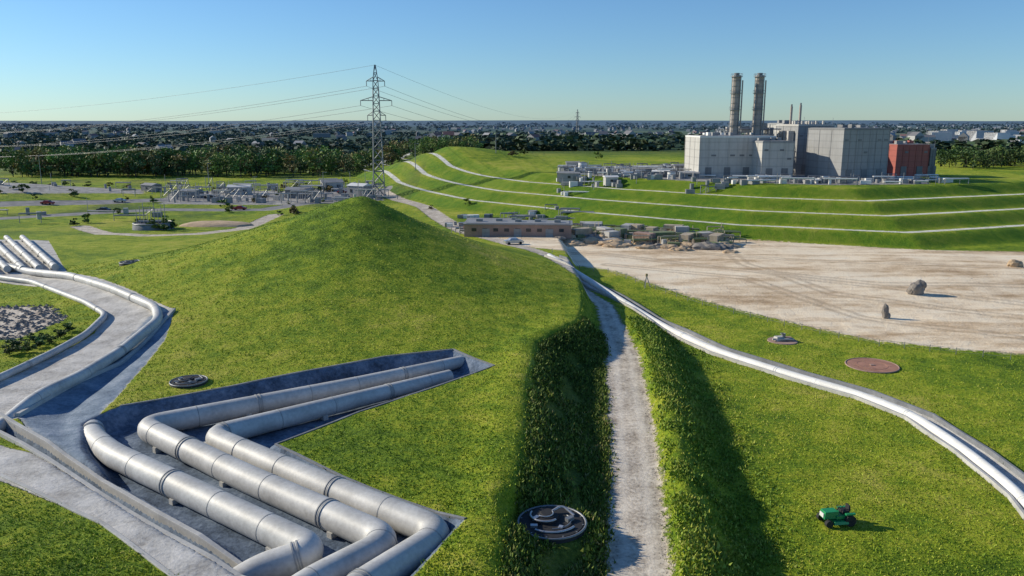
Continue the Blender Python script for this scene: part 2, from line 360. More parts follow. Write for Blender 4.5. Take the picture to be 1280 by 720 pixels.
wall("concrete_kerb",WL([(-60,575),(0,594),(128,655),(235,735)],ZL),.3,.12)
wall("concrete_kerb",WL([(150,507),(330,474),(480,448),(567,438),(618,458),(560,478),(450,515),(345,556),(430,598),(545,640),(582,655)],ZL),.25,.06,DCONC)
cl=[Vector(p) for p in CHAN]
def off(pts,o):
    r=[]
    for i,p in enumerate(pts):
        t=(pts[min(i+1,len(pts)-1)]-pts[max(i-1,0)]).normalized(); r.append(Vector((p.x-t.y*o,p.y+t.x*o)))
    return r
cp=[(p.x,p.y,h1(p.x,p.y)+.45) for p in off(cl,-.75)]
pipe("white_pipeline",cp,.55,6,7,mats=(WPIPE,WPIPE,CONC),supports=False)
wall("concrete_channel_wall",[tuple(p) for p in off(cl,1.75)],.3,.3,DCONC,.15)
wall("concrete_channel_wall",[tuple(p) for p in off(cl,-1.75)],.3,.3,CONC,.15)
# ------------------------------------------------------------------ vegetation masses
def tufts(name,n,ylo,yhi,hlo,hhi,wd,blades,pal,keep,power=1.6,spread=.16,xr=None):
    yv=ylo+(yhi-ylo)*rng.random(n)**power; xv=(rng.random(n)*2-1)*yv*.74+rng.normal(0,3,n) if xr is None else xr(yv)
    z,A=hgt(xv,yv,True); k=keep(xv,yv,A); xv,yv,z=xv[k],yv[k],z[k]; n=len(xv)
    big=.5+.5*wob(xv,yv,.16,21)+.25*wob(xv,yv,.9,22)
    N=n*blades; rep=lambda a:np.repeat(a,blades)
    bx=rep(xv)+rng.normal(0,spread,N); by=rep(yv)+rng.normal(0,spread,N); bz=rep(z)-.05
    h=rng.uniform(hlo,hhi,N)*rep(.7+.6*rng.random(n)); a=rng.random(N)*6.283; wv=wd*(.6+.8*rng.random(N))
    lean=rng.uniform(.2,.9,N)*h; la=rng.random(N)*6.283
    V=np.empty((N,3,3)); V[:,0]=np.stack([bx-np.cos(a)*wv,by-np.sin(a)*wv,bz],1); V[:,1]=np.stack([bx+np.cos(a)*wv,by+np.sin(a)*wv,bz],1)
    V[:,2]=np.stack([bx+np.cos(la)*lean,by+np.sin(la)*lean,bz+h],1)
    pal=np.array(pal); t=np.clip(rep(big)+rng.normal(0,.22,N),0,.999)*(len(pal)-1); i=t.astype(int); fr=(t-i)[:,None]
    C=pal[i]*(1-fr)+pal[i+1]*fr; C=C*(.75+.5*rng.random((N,1))); C=np.repeat(C,3,0)
    return fast(name,V.reshape(-1,3),np.arange(N*3).reshape(-1,3),[LEAF],C)
def kg(x,y,A):
    return (A["a_sand"]<-.6)&(A["a_grav"]<-.15)&(A["a_conc"]<-.2)&(A["a_tren"]<-.2)&(A["a_road"]<0)&(A["a_weed"]<.6)&(A["a_bench"]<0)&(np.hypot(x-CHX,y-CHY)>3)
tufts("grass",100000,42,150,.08,.22,.06,3,[(.085,.16,.010),(.20,.30,.018),(.34,.40,.03),(.50,.47,.10)],kg,1.5,.22)
def kw(x,y,A): return (A["a_weed"]>-.2)&(A["a_grav"]<-.1)&(np.hypot(x-CHX,y-CHY)>2.7)&(wob(x,y,.8,60)>-.25)
tufts("weeds",24000,42,112,.12,.42,.12,5,[(.03,.06,.01),(.08,.14,.02),(.17,.24,.03),(.27,.23,.09)],kw,1.2,.35,lambda y:crest_x(y)+rng.uniform(-.5,8,len(y)))
def kr(x,y,A):
    xr=path_x(y)+3.7; return (x>xr-.6)&(A["a_conc"]<-.3)&(rng.random(len(x))<(1.05-(x-xr)/9))&(wob(x,y,.9,61)>-.3)
tufts("meadow_plants",17000,42,122,.10,.34,.11,4,[(.06,.13,.012),(.12,.22,.02),(.20,.29,.03),(.32,.35,.06)],kr,1.2,.35,lambda y:path_x(y)+3.7+rng.uniform(-.6,9,len(y)))
def tree_geo(r,nleaf,ls):
    cl=[]; k=r.integers(7,12)
    for i in range(k):
        a=r.uniform(0,6.28); q=r.uniform(0,.30); zz=r.uniform(.32,.86); q*=math.sin(math.pi*min(1,(zz-.15)/.85))+.25; cl.append((math.cos(a)*q,math.sin(a)*q,zz))
    cl=np.array(cl); ci=r.integers(0,k,nleaf); d=r.normal(0,1,(nleaf,3)); d/=np.linalg.norm(d,axis=1)[:,None]
    P=cl[ci]+d*(r.uniform(.5,1,(nleaf,1))*np.array([.15,.15,.12]))
    u=r.normal(0,1,(nleaf,3)); u/=np.linalg.norm(u,axis=1)[:,None]; v=np.cross(u,r.normal(0,1,(nleaf,3))); v/=np.linalg.norm(v,axis=1)[:,None]
    s=ls*r.uniform(.6,1.3,(nleaf,1))
    Q=np.stack([P-u*s,P-v*s*.8,P+u*s,P+v*s*.8],1)
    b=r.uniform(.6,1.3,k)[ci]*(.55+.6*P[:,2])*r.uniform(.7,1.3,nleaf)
    T=[]
    def limb(a,c,w0,w1):
        a=np.array(a);c=np.array(c)
        for k2 in range(3):
            an=k2*2.09; n1=np.array([math.cos(an),math.sin(an),0]); n2=np.array([math.cos(an+2.09),math.sin(an+2.09),0])
            T.append([a+n1*w0,a+n2*w0,c+n2*w1,c+n1*w1])
    limb((0,0,0),(0,0,.5),.022,.012)
    for q in cl[:5]: limb((0,0,.3),tuple(q),.01,.004)
    T=np.array(T); return np.concatenate([Q,T]),np.concatenate([b,np.full(len(T),-1.)])
def forest(name,xy,hts,nleaf,ls,pal,haze=None,wide=1.0,seed=0,sink=.2):
    r=np.random.default_rng(seed); tm=[tree_geo(r,nleaf,ls) for _ in range(6)]
    zz=hgt(xy[:,0],xy[:,1]); VV=[];CC=[]; pal=np.array(pal)
    for i,(x,y) in enumerate(xy):
        Q,b=tm[r.integers(6)]; a=r.uniform(0,6.28); ca,sa=math.cos(a),math.sin(a); h=hts[i]; wv=h*wide*r.uniform(.8,1.25)
        q=np.empty_like(Q); q[...,0]=(Q[...,0]*ca-Q[...,1]*sa)*wv+x; q[...,1]=(Q[...,0]*sa+Q[...,1]*ca)*wv+y; q[...,2]=Q[...,2]*h+zz[i]-sink*(1 if sink<.5 else h*sink*.5)
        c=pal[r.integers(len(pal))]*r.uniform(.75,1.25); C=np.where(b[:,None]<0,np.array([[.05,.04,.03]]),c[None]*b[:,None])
        if haze is not None: C=C*(1-haze[i])+np.array([.11,.18,.25])*haze[i]  # aerial haze baked into leaf and trunk colours
        VV.append(q.reshape(-1,3)); CC.append(np.repeat(C,4,0))
    V=np.concatenate(VV); C=np.concatenate(CC); return fast(name,V,np.arange(len(V)).reshape(-1,4),[LEAF],C)
PALT=[(.10,.19,.035),(.14,.24,.045),(.20,.27,.05),(.23,.23,.06),(.08,.14,.035),(.26,.20,.07)]
xy=[];hh=[]
for i in range(350):
    u=random.uniform(20,600); t=random.uniform(445,520)
    xy.append(((u-640)/1000*t,t)); hh.append(random.uniform(13,21)*(1.0 if u<430 else .7))
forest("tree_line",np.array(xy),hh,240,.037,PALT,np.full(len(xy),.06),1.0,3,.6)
xy=[];hh=[]
for i in range(150):
    u=random.uniform(1168,1500); t=random.uniform(330,420)
    xy.append(((u-640)/1000*t,t)); hh.append(random.uniform(7,11))
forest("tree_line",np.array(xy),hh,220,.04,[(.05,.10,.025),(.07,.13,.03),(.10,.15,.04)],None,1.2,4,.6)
sh=[(175,287,4),(190,290,5),(205,291,4.5),(215,288,4),(350,245,4),(372,243,5),(400,240,5),(30,252,4),(540,262,2),(585,262,3),(640,233,4),(655,230,4),(748,225,5),(330,252,3),(290,262,3),(110,278,4),(95,282,3)]
for i in range(55): sh.append((random.uniform(-40,470),random.choice((234,238,253,258,266))+random.uniform(-3,3),random.uniform(1.5,4)))
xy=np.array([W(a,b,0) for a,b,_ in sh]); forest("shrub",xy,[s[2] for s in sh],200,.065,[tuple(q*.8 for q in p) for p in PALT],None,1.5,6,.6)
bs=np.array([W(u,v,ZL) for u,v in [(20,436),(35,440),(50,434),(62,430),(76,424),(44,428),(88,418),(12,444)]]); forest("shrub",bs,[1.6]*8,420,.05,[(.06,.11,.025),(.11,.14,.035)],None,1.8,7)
n=7500; t=530*np.exp(rng.random(n)*2.75); u=rng.uniform(-250,1530,n); xd=(u-640)/1000*t
clump=wob(xd,t,.006,31)+wob(xd,t,.0015,32)>-.4; xd,t=xd[clump],t[clump]
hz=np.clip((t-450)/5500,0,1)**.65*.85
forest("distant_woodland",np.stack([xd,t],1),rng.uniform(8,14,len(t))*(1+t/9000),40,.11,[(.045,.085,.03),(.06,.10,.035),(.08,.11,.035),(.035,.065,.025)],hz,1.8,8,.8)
# distant town
V=[];F=[];C=[]
def tbox(x,y,z,a,b,h,rz,c,gable):
    o=len(V); co,si=math.cos(rz),math.sin(rz)
    pts=[(-a,-b,0),(a,-b,0),(a,b,0),(-a,b,0),(-a,-b,h),(a,-b,h),(a,b,h),(-a,b,h)]
    top=[(-a,0,h*1.5),(a,0,h*1.5)] if gable else [(-a,0,h),(a,0,h)]
    for p in pts+top+pts[4:]+top: V.append((x+p[0]*co-p[1]*si,y+p[0]*si+p[1]*co,z+p[2]))
    F.extend([(o,o+1,o+5,o+4),(o+1,o+2,o+6,o+5),(o+2,o+3,o+7,o+6),(o+3,o,o+4,o+7),(o+3,o+7,o+8,o+4),(o+1,o+5,o+9,o+6)])
    F.extend([(o+10,o+11,o+15,o+14),(o+12,o+13,o+14,o+15)])
    k=min(.75,y/5000); hc=np.array([.14,.20,.27]); rc=random.choice([(.28,.12,.08),(.2,.17,.15),(.3,.3,.3),(.16,.15,.15)])  # distance haze is blended into wall and roof colours
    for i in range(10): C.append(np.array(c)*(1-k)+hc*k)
    for i in range(6): C.append(np.array(rc)*(1-k)+hc*k)
for i in range(700):
    t_=640*math.exp(random.random()**.8*2.1); u_=random.choice([random.uniform(560,1500),random.uniform(-200,1500)]); x_=(u_-640)/1000*t_
    big=random.random()<.08; a=random.uniform(4,7)*(2.5 if big else 1); b=random.uniform(3.5,5)*(2 if big else 1); h=random.uniform(4,7)*(1.6 if big else 1)
    g_=random.uniform(.22,.5); tbox(x_,t_,h1(x_,t_)+random.uniform(0,2),a,b,h,random.uniform(0,3.14),(g_,g_*.97,g_*.9),not big)
for i in range(60):
    t_=random.uniform(700,1500); u_=random.uniform(1165,1420); x_=(u_-640)/1000*t_; g_=random.uniform(.5,.8)
    tbox(x_,t_,h1(x_,t_),random.uniform(6,12),7,random.uniform(9,20),random.uniform(-.4,.4),(g_,g_,g_),False)
V=np.array(V);F=np.array(F)
TM=NT("town_material"); TM.set(TM.b.inputs["Base Color"],TM.attr("Col",0)); TM.b.inputs["Roughness"].default_value=.8
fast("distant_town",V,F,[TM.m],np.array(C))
# ------------------------------------------------------------------ pylons & lines
ARMS=((45.8,3.6),(38.2,6.2),(32.4,3.6))
def pylon(x,y,H=52,arms=ARMS,rz=0.0,name="transmission_tower",r=.16):
    b=MB(); z0=h1(x,y)
    def hw(z): return np.interp(z,[0,20,H*.88,H],[2.3,1.75,1.0,.2])
    lev=[0,5,10,14.5,19,23,27,30.5,34,37,40,43,46,49,H]
    for i in range(len(lev)-1):
        a,c=lev[i],lev[i+1]; p,q=hw(a),hw(c)
        A4=[(-p,-p,a),(p,-p,a),(p,p,a),(-p,p,a)]; B4=[(-q,-q,c),(q,-q,c),(q,q,c),(-q,q,c)]
        for j in range(4):
            b.strut(A4[j],B4[j],r*1.35); b.strut(A4[j],B4[(j+1)%4],r*.75); b.strut(A4[(j+1)%4],B4[j],r*.75); b.strut(B4[j],B4[(j+1)%4],r*.75)
    for z,l in arms:
        q=hw(z)
        for s in(-1,1):
            tip=(s*l,0,z)
            for yy_ in(-q,q): b.strut((s*q,yy_,z),tip,r*.9); b.strut((s*q,yy_,z+1.5),tip,r*.8)
            b.strut((s*l*.5,0,z),(s*l*.5,0,z+.8),r*.6)
            b.tube([(s*l,0,z),(s*l,0,z-2.0)],.14,6,0)
    for s in((-1,-1),(1,-1),(1,1),(-1,1)): b.box((s[0]*2.3,s[1]*2.3,0),(1.2,1.2,1.2),1)
    b.obj(name,[STEEL,CONC],(x,y,z0),rz); return z0
py=(-54.6,330); z0=pylon(*py,rz=.15)
pL=(-720,700); pR=(120,1500); pylon(*pL,rz=.2); pylon(*pR,rz=.2)
def wire(a,b,sag,n=60):
    a,b=Vector(a),Vector(b); q=[]
    for i in range(n+1):
        t=i/n; p=a.lerp(b,t); p.z-=4*sag*t*(1-t); q.append(p)
    return q
b=MB()
for z,l in ARMS:
    for s in(-1,1):
        P0=Vector((py[0]+s*l*math.cos(.15),py[1]+s*l*math.sin(.15),z0+z-2))
        for (q,sg) in ((pL,22),(pR,23)):
            b.tube(wire(P0,(q[0]+s*l*.9,q[1]+s*l*.2,z-2+h1(*q)),sg),.06,4,0,True,False)
P0=Vector((py[0],py[1],z0+52))
for q in(pL,pR): b.tube(wire(P0,(q[0],q[1],52),19),.045,4,0,True,False)
b.obj("overhead_power_line",[STEEL])
# ------------------------------------------------------------------ power plant
def PX(u,t): return (u-640)/1000*t
ZP=11.3
def plant_block(name,u0,u1,t,depth,top,mats,rz=0.0,extra=None,bays=6):
    x0,x1=PX(u0,t),PX(u1,t); wd=x1-x0; b=MB(); h=top-ZP
    b.box((0,depth/2,h/2-1),(wd,depth,h+2),0)
    b.box((0,depth/2,h+.3),(wd+.2,depth+.2,.55),1)
    b.box((0,depth/2,h+.62),(wd-.8,depth-.8,.1),2)
    for i in range(bays+1):
        xx=-wd/2+wd*i/bays; b.box((xx,-.05,h/2),(.2,.12,h-.1),0)
    for i in range(max(2,bays//2)):
        b.box((-wd/2+wd*(i+.5)/max(2,bays//2),-.06,1.7),(2.2,.2,3.2),3)
    nb=max(3,int(depth/5))
    for i in range(nb+1):
        for s in(-1,1): b.box((s*(wd/2+.05),depth*i/nb,h/2),(.12,.2,h-.1),0)
    for i in range(bays):
        if random.random()<.6: b.box((-wd/2+wd*(i+.5)/bays,-.05,h*random.choice((.8,.8,.55))),(wd/bays*.5,.12,.6),3)
    for i in range(8):
        b.box((random.uniform(-wd*.4,wd*.4),random.uniform(depth*.15,depth*.85),h+1.2),(random.uniform(.6,2.5),random.uniform(1,2.5),random.uniform(.6,1.3)),random.choice((1,2)))
    b.strut((wd/2-.4,.4,h),(wd/2-.4,.4,h+3),.06,2)
    if extra: extra(b,wd,depth,h)
    return b.obj(name,mats,((x0+x1)/2,t,ZP),rz)
plant_block("turbine_hall",870,966,279,16,24.6,[CLADW,WHITE,ROOF,CLADD],.10,None,8)
plant_block("turbine_hall_annex",948,988,272,12,23.0,[CLADW,CLADG,ROOF,CLADD],.10,None,4)
def ex(b,w,d,h):
    for i in range(4): b.box((-w/2-1.2,d*.2+i*2.6,h*.45),(2.2,1.6,h*.9),1)
    for i in range(5): b.tube([(-w*.4+i*w*.2,d*.3,h),(-w*.4+i*w*.2,d*.3,h+1.9)],.5,10,1)
plant_block("boiler_house",990,1036,295,18,28.4,[CLADG,CLADW,ROOF,CLADD],.12,ex,5)
plant_block("boiler_house",972,1000,312,14,28.8,[CLADW,CLADG,ROOF,CLADD],.12,None,4)
plant_block("boiler_house",1042,1110,266,18,27.3,[CLADG,CLADD,ROOF,CLADD],.30,None,7)
plant_block("filter_house",1113,1156,284,14,21.6,[CLADR,CLADR,ROOF,CLADD],.14,None,5)
plant_block("filter_house_annex",1156,1163,286,12,20.4,[CLADD,CLADG,ROOF,CLADD],.14,None,2)
def stack(u,t,top,r,name="smoke_stack",lat=True):
    b=MB(); h=top-ZP
    b.tube([(0,0,-1),(0,0,h*.5),(0,0,h)],[r*.98,r*.94,r*.9],20,0)
    b.tube([(0,0,h-.1),(0,0,h+.8)],r*.6,14,2)
    if lat:
        q=r*1.0; zs=np.linspace(0,h-.6,13)
        for k in range(18): b.tube([(0,0,h*k/18),(0,0,h*k/18+.12)],r*1.03,20,2)
        for s in((-1,-1),(1,-1),(1,1),(-1,1)): b.tube([(s[0]*q*.8,s[1]*q*.8,-1),(s[0]*q*.8,s[1]*q*.8,h)],.12,5,1)
        for i,z in enumerate(zs):
            if i%2==0: b.tube([(0,0,z),(0,0,z+.18)],r*1.35,16,1)
            if z>h*.3 and i%2==0:
                tp=[(math.cos(a*.524)*r*1.32,math.sin(a*.524)*r*1.32,z+1.1) for a in range(13)]; b.tube(tp,.05,4,1,True,False)
                for a in range(12): b.strut((math.cos(a*.524)*r*1.32,math.sin(a*.524)*r*1.32,z),(math.cos(a*.524)*r*1.32,math.sin(a*.524)*r*1.32,z+1.1),.05,1)
        b.tube([(q+.4,-q*.6,0),(q+.4,-q*.6,h*.95)],.25,8,0)
    b.obj(name,[STACKC,STEEL,DCONC],(PX(u,t),t,ZP))
stack(912,292,46.0,1.55); stack(940,292,46.0,1.55)
stack(981,305,35.5,.5,"exhaust_pipe",False); stack(992,305,36,.5,"exhaust_pipe",False)
b=MB()
for i in range(6):
    for j in range(3): b.tube([(i*4.2,j*4,-.5),(i*4.2,j*4,16+2*math.sin(i*2.1))],.22,6,0)
for k in range(4):
    for j in range(3): b.strut((0,j*4,4+4*k),(21,j*4,4+4*k),.2)
    for i in range(6): b.strut((i*4.2,0,4+4*k),(i*4.2,8,4+4*k),.2)
for k in range(20): b.box((random.uniform(1,20),random.uniform(1,7),random.uniform(3,17)),(random.uniform(1.5,4),2,random.uniform(1,3)),random.choice((1,2)))
for k in range(5): b.tube([(k*4+2,4,0),(k*4+2,4,15.5)],.7,10,2)
b.obj("process_steel_frame",[STEEL,CLADG,CLADW],(PX(900,300),300,ZP))
def shed(name,x,y,z,a,c,h,rz,wm,rm):
    b=MB(); b.box((0,0,h/2-.2),(a,c,h+.4),0)
    e=.3; vs=[(-a/2-e,-c/2-e,h),(a/2+e,-c/2-e,h),(a/2+e,c/2+e,h),(-a/2-e,c/2+e,h),(-a/2-e,0,h+c*.16),(a/2+e,0,h+c*.16)]
    b.add(vs,[(0,1,5,4),(2,3,4,5),(1,2,5),(3,0,4),(3,2,1,0)],1)
    nn=max(1,int(a/4))
    for i in range(nn): b.box((-a/2+a*(i+.5)/nn,-c/2-.03,h*.55),(1.0,.1,h*.3),2)
    b.box((a*.3,-c/2-.05,h*.35),(1.2,.14,h*.7),3)
    return b.obj(name,[wm,rm,GLASS,CLADD],(x,y,z),rz)
def tank(x,y,z,r,h,m=WHITE):
    b=MB(); b.tube([(0,0,-.3),(0,0,h),(0,0,h+.01)],[r,r,r],24,0); b.tube([(0,0,h),(0,0,h+r*.22)],[r,r*.1],24,1)
    for k in(.33,.66,1): b.tube([(0,0,h*k-.1),(0,0,h*k+.05)],r*1.02,24,1)
    b.tube([(r+.12,-.25,0),(r+.12,-.25,h)],.06,5,1); b.obj("storage_tank",[m,STEEL],(x,y,z))
def jumble(name,n,fx,hmax,mats,seed,pb=.35):
    r=random.Random(seed); b=MB()
    for i in range(n):
        x,y=fx(r); z=h1(x,y); k=r.random()*(1-(.35-pb))+(.35-pb)
        if k<.35: b.box((x,y,z+.6),(r.uniform(.8,3.5),r.uniform(.8,2.5),r.uniform(1.0,hmax*.5)),r.randrange(3),r.uniform(-.4,.4))
        elif k<.55:
            L=r.uniform(3,10); zz=z+r.uniform(.8,hmax*.6); a=r.uniform(-.3,.3)
            for o in(0,.7): b.tube([(x,y+o,zz),(x+L*math.cos(a),y+L*math.sin(a)+o,zz)],.22,6,1)
            for q in(0,1): b.strut((x+L*q*math.cos(a),y+L*q*math.sin(a),z-.3),(x+L*q*math.cos(a),y+L*q*math.sin(a),zz),.12,0)
        elif k<.75: b.tube([(x,y,z-.3),(x,y,z+r.uniform(1,hmax*.5))],r.uniform(.3,.9),10,r.randrange(3))
        elif k<.9: b.strut((x,y,z-.3),(x,y,z+r.uniform(2,hmax)),.09,0)
        else:
            w=r.uniform(2,5); h=r.uniform(2,hmax*.7)
            for q in(0,w): b.strut((x+q,y,z-.3),(x+q,y,z+h),.13,0)
            b.strut((x,y,z+h),(x+w,y,z+h),.15,0); b.strut((x,y,z),(x+w,y,z+h),.08,0)
    b.obj(name,mats)
def fa(r):
    u=r.uniform(695,880); t=r.uniform(268,325); return PX(u,t),t
jumble("process_pipework",230,fa,4.5,[STEEL,WHITE,CLADG],1)
def fb(r):
    u=r.uniform(860,1180); t=r.uniform(248,262); return PX(u,t),t
jumble("process_pipework",110,fb,3.5,[STEEL,WHITE,CLADG],2)
for i in range(16):
    u=random.uniform(705,880); t=random.uniform(272,325); x=PX(u,t)
    if i%4==0: tank(x,t,h1(x,t),random.uniform(1.2,2.2),random.uniform(2,3.6))
    else: shed("site_cabin" if i%3 else "equipment_shed",x,t,h1(x,t),random.uniform(3,7),random.uniform(2.5,4),random.uniform(1.8,3),random.uniform(-.4,.4),random.choice((CLADW,CLADG,CLADG)),random.choice((WHITE,ROOF,CLADG)))
# ------------------------------------------------------------------ vehicles
def car(u,v,z,rz,col,name="parked_car"):
    x,y=W(u,v,z); b=MB()
    prof=[(-2.2,.35),(-2.2,.85),(-1.9,1.0),(-1.3,1.02),(-.8,1.45),(.7,1.48),(1.2,1.02),(2.0,.9),(2.25,.7),(2.25,.35)]
    n=len(prof); vs=[(p[0],-.88 if p[1]<1.2 else -.7,p[1]) for p in prof]+[(p[0],.88 if p[1]<1.2 else .7,p[1]) for p in prof]
    b.add(vs,[tuple(range(n)),tuple(range(n,2*n))[::-1]]+[(i,i+n,(i+1)%n+n,(i+1)%n) for i in range(n)],0)
    for s in(-1,1): b.add([(-1.15,s*.83,1.06),(1.05,s*.83,1.06),(.65,s*.73,1.4),(-.75,s*.73,1.4)],[(0,1,2,3)],1)
    b.add([(.75,-.68,1.44),(.75,.68,1.44),(1.19,.8,1.05),(1.19,-.8,1.05)],[(0,1,2,3)],1)
    for sx in(-1.35,1.4):
        for s in(-.9,.9): b.tube([(sx,s-.1,.33),(sx,s+.1,.33)],.33,12,2)
    return b.obj(name,[col,GLASS,DARK],(x,y,h1(x,y)+.02),rz)
SILV=mat("silver_car_paint",(.5,.5,.5),.3,.6,1,.1); BLK=mat("black_car_paint",(.03,.03,.035),.3,0,1,.1); REDP=mat("red_car_paint",(.35,.03,.03),.35,0,1,.1)
for u,v in((60,259),(150,255),(262,249),(330,246),(428,242),(130,265),(300,262)):
    car(u,v,0,random.uniform(-.2,.2),random.choice((SILV,BLK,SILV,REDP)))
car(642,318,0,.3,SILV)
# ------------------------------------------------------------------ construction yard
def at(u,v,z=0):
    x,y=W(u,v,z); return x,y,h1(x,y)
x,y,z=at(648,301); b=MB()
b.box((0,0,1.5),(27,8,3.4),0); b.box((0,0,3.32),(27.6,8.6,.25),1); b.box((0,0,3.5),(26,7,.12),1)
for i in range(9): b.box((-11+i*2.75,-4.02,1.9),(1.2,.1,.8),2)
for i in range(3): b.box((-8+i*8,-4.03,1.1),(1.9,.14,2.2),3)
for i in range(5): b.box((-10+i*5,random.uniform(-2,2),3.8),(1.6,1.2,.8),3)
b.obj("warehouse",[BROWN,CLADG,GLASS,CLADG],(x,y,z),-.06)
x,y,z=at(612,288); shed("equipment_shed",x,y,z,12,5,2.2,-.1,CLADG,ROOF)
x,y,z=at(594,300); shed("equipment_shed",x,y,z,5,4,2.2,-.1,CLADG,RUST)
def container(u,v,rz,m,lvl=0,L=6.1):
    x,y,z=at(u,v); b=MB(); b.box((0,0,1.3),(L,2.4,2.5),0)
    n=int(L/.45)
    for i in range(n):
        for s in(-1,1): b.box((-L/2+.3+i*(L-.6)/(n-1),s*1.22,1.3),(.18,.1,2.2),0)
    for sx in(-1,1):
        for s in(-1,1): b.box((sx*L/2,s*1.2,1.3),(.16,.16,2.62),1)
    for s in(-.5,.5): b.strut((L/2+.05,s,.2),(L/2+.05,s,2.4),.04,1)
    b.obj("shipping_container",[m,STEEL],(x,y,z+lvl*2.62),rz)
TAN=mat("tan_container_paint",(.50,.41,.29),.7,0,.8,.35); OLV=mat("olive_container_paint",(.20,.24,.11),.7,0,.8,.35)
random.seed(5)
for i in range(17):
    u=724+i*10.5+random.uniform(-5,5); v=random.uniform(289,302)+(u-718)*.03; container(u,v,random.uniform(-1.2,1.2),random.choice([OLV,CLADW,TAN,BROWN,OLV,TAN]),0,random.choice((3.5,5,6.1)))
def fc(r):
    u=r.uniform(712,908); return W(u,r.uniform(289,305)+(u-712)*.035,0)
jumble("stacked_site_materials",130,fc,3.2,[TAN,OLV,CLADW],8)
def fd(r): return W(r.uniform(560,715),r.uniform(272,300),0)
jumble("stacked_site_materials",90,fd,2.2,[STEEL,CLADG,WHITE],9)
def rock(name,pts,seed,m=ROCK,loc=(0,0,0),rough=.35,sub=3):
    import bmesh
    bm=bmesh.new()
    for (cx,cy,cz,sx,sy,sz) in pts:
        r=bmesh.ops.create_icosphere(bm,subdivisions=sub,radius=1)
        for q in r["verts"]:
            p=q.co.copy(); nn=mnoise.noise(p*1.3+Vector((seed,cx,cz)))*rough+mnoise.noise(p*3.5+Vector((seed,cx,cz)))*rough*.4
            p*=1+nn; q.co=Vector((p.x*sx+cx,p.y*sy+cy,p.z*sz+cz))
    me=bpy.data.meshes.new(name); bm.to_mesh(me); bm.free(); me.materials.append(m)
    o=bpy.data.objects.new(name,me); scene.collection.objects.link(o); o.location=loc; return o
DIRT=mat("excavated_soil",(.55,.40,.25),.95,0,.5,.4,.1,3)
for i in range(40):
    u=random.uniform(690,915); v=random.uniform(294,307)+max(0,(u-700))*.045; x,y,z=at(u,v); s=random.uniform(.8,2.4)
    rock("rubble_pile",[(0,0,0,s*1.6,s,s*.6),(s,0,0,s,s*.8,s*.4)],i,random.choice((DIRT,ROCK,DIRT)),(x,y,z),.5)
x,y,z=at(1145,362); rock("boulder",[(0,0,.9,1.5,1.0,1.3),(.9,.2,1.6,.9,.8,1.0),(-.8,0,.6,.8,.8,.7)],3,ROCK,(x,y,z),.3)
x,y,z=at(1107,385); rock("boulder",[(0,0,1.0,.55,.5,1.35),(.35,0,.5,.5,.5,.6)],9,ROCK,(x,y,z),.3)
x,y,z=at(1266,334); rock("boulder",[(0,0,.6,1.2,.9,.9),(1.2,0,.4,.8,.7,.7)],12,DIRT,(x,y,z),.3)
def stones(name,xy,smin,smax):
    V=[];F=[];k=0; zs=hgt(xy[:,0],xy[:,1])
    for (x,y),z in zip(xy,zs):
        s=random.uniform(smin,smax)
        for p in((-1,-1,0),(1,-1,0),(1,1,0),(-1,1,0),(0,0,1)): V.append((x+p[0]*s*random.uniform(.4,1),y+p[1]*s*random.uniform(.4,1),z+p[2]*s*.8-.02))
        F+= [(k,k+1,k+4),(k+1,k+2,k+4),(k+2,k+3,k+4),(k+3,k,k+4)]; k+=5
    fast(name,V,F,[ROCK])
q=np.stack([rng.uniform(0,200,1400),rng.uniform(120,215,1400)],1); q=q[(poly_sd(q[:,0],q[:,1],SAND)>1)&(wob(q[:,0],q[:,1],.07,50)>.1)]; stones("scattered_stones",q,.04,.18)
q=np.array([W(random.uniform(-30,85),random.uniform(376,428),ZL) for i in range(900)]); q=q[poly_sd(q[:,0],q[:,1],PAD)>-.5]; stones("rubble_heap",q,.08,.45)
yv=rng.uniform(42,110,2600); q=np.stack([path_x(yv)+np.sign(rng.random(2600)-.5)*rng.normal(2.1,.35,2600),yv],1); stones("loose_gravel",q,.03,.09)
fl=[Vector(p) for p in WL([(690,333),(760,340),(860,367),(960,390),(1100,420),(1300,440)],0)]; b=MB(); prev=None
for a,c_ in zip(fl[:-1],fl[1:]):
    n=int((c_-a).length/3)
    for k in range(n):
        p=a.lerp(c_,k/n); z=h1(p.x,p.y); b.strut((p.x,p.y,z-.2),(p.x,p.y,z+1.0),.05)
        if prev:
            for hh_ in(.4,.9): b.strut((prev[0],prev[1],prev[2]+hh_),(p.x,p.y,z+hh_),.015)
        prev=(p.x,p.y,z)
b.obj("wire_fence",[STEEL])
x,y,z=at(808,354); b=MB()
for a in(0,2.1,4.2): b.strut((math.cos(a)*.8,math.sin(a)*.8,0),(0,0,2.2),.08)
b.box((0,0,2.4),(.4,.3,.5),1); b.tube([(0,-.3,2.4),(0,.3,2.4)],.12,8,0); b.obj("survey_tripod",[STEEL,YEL],(x,y,z))
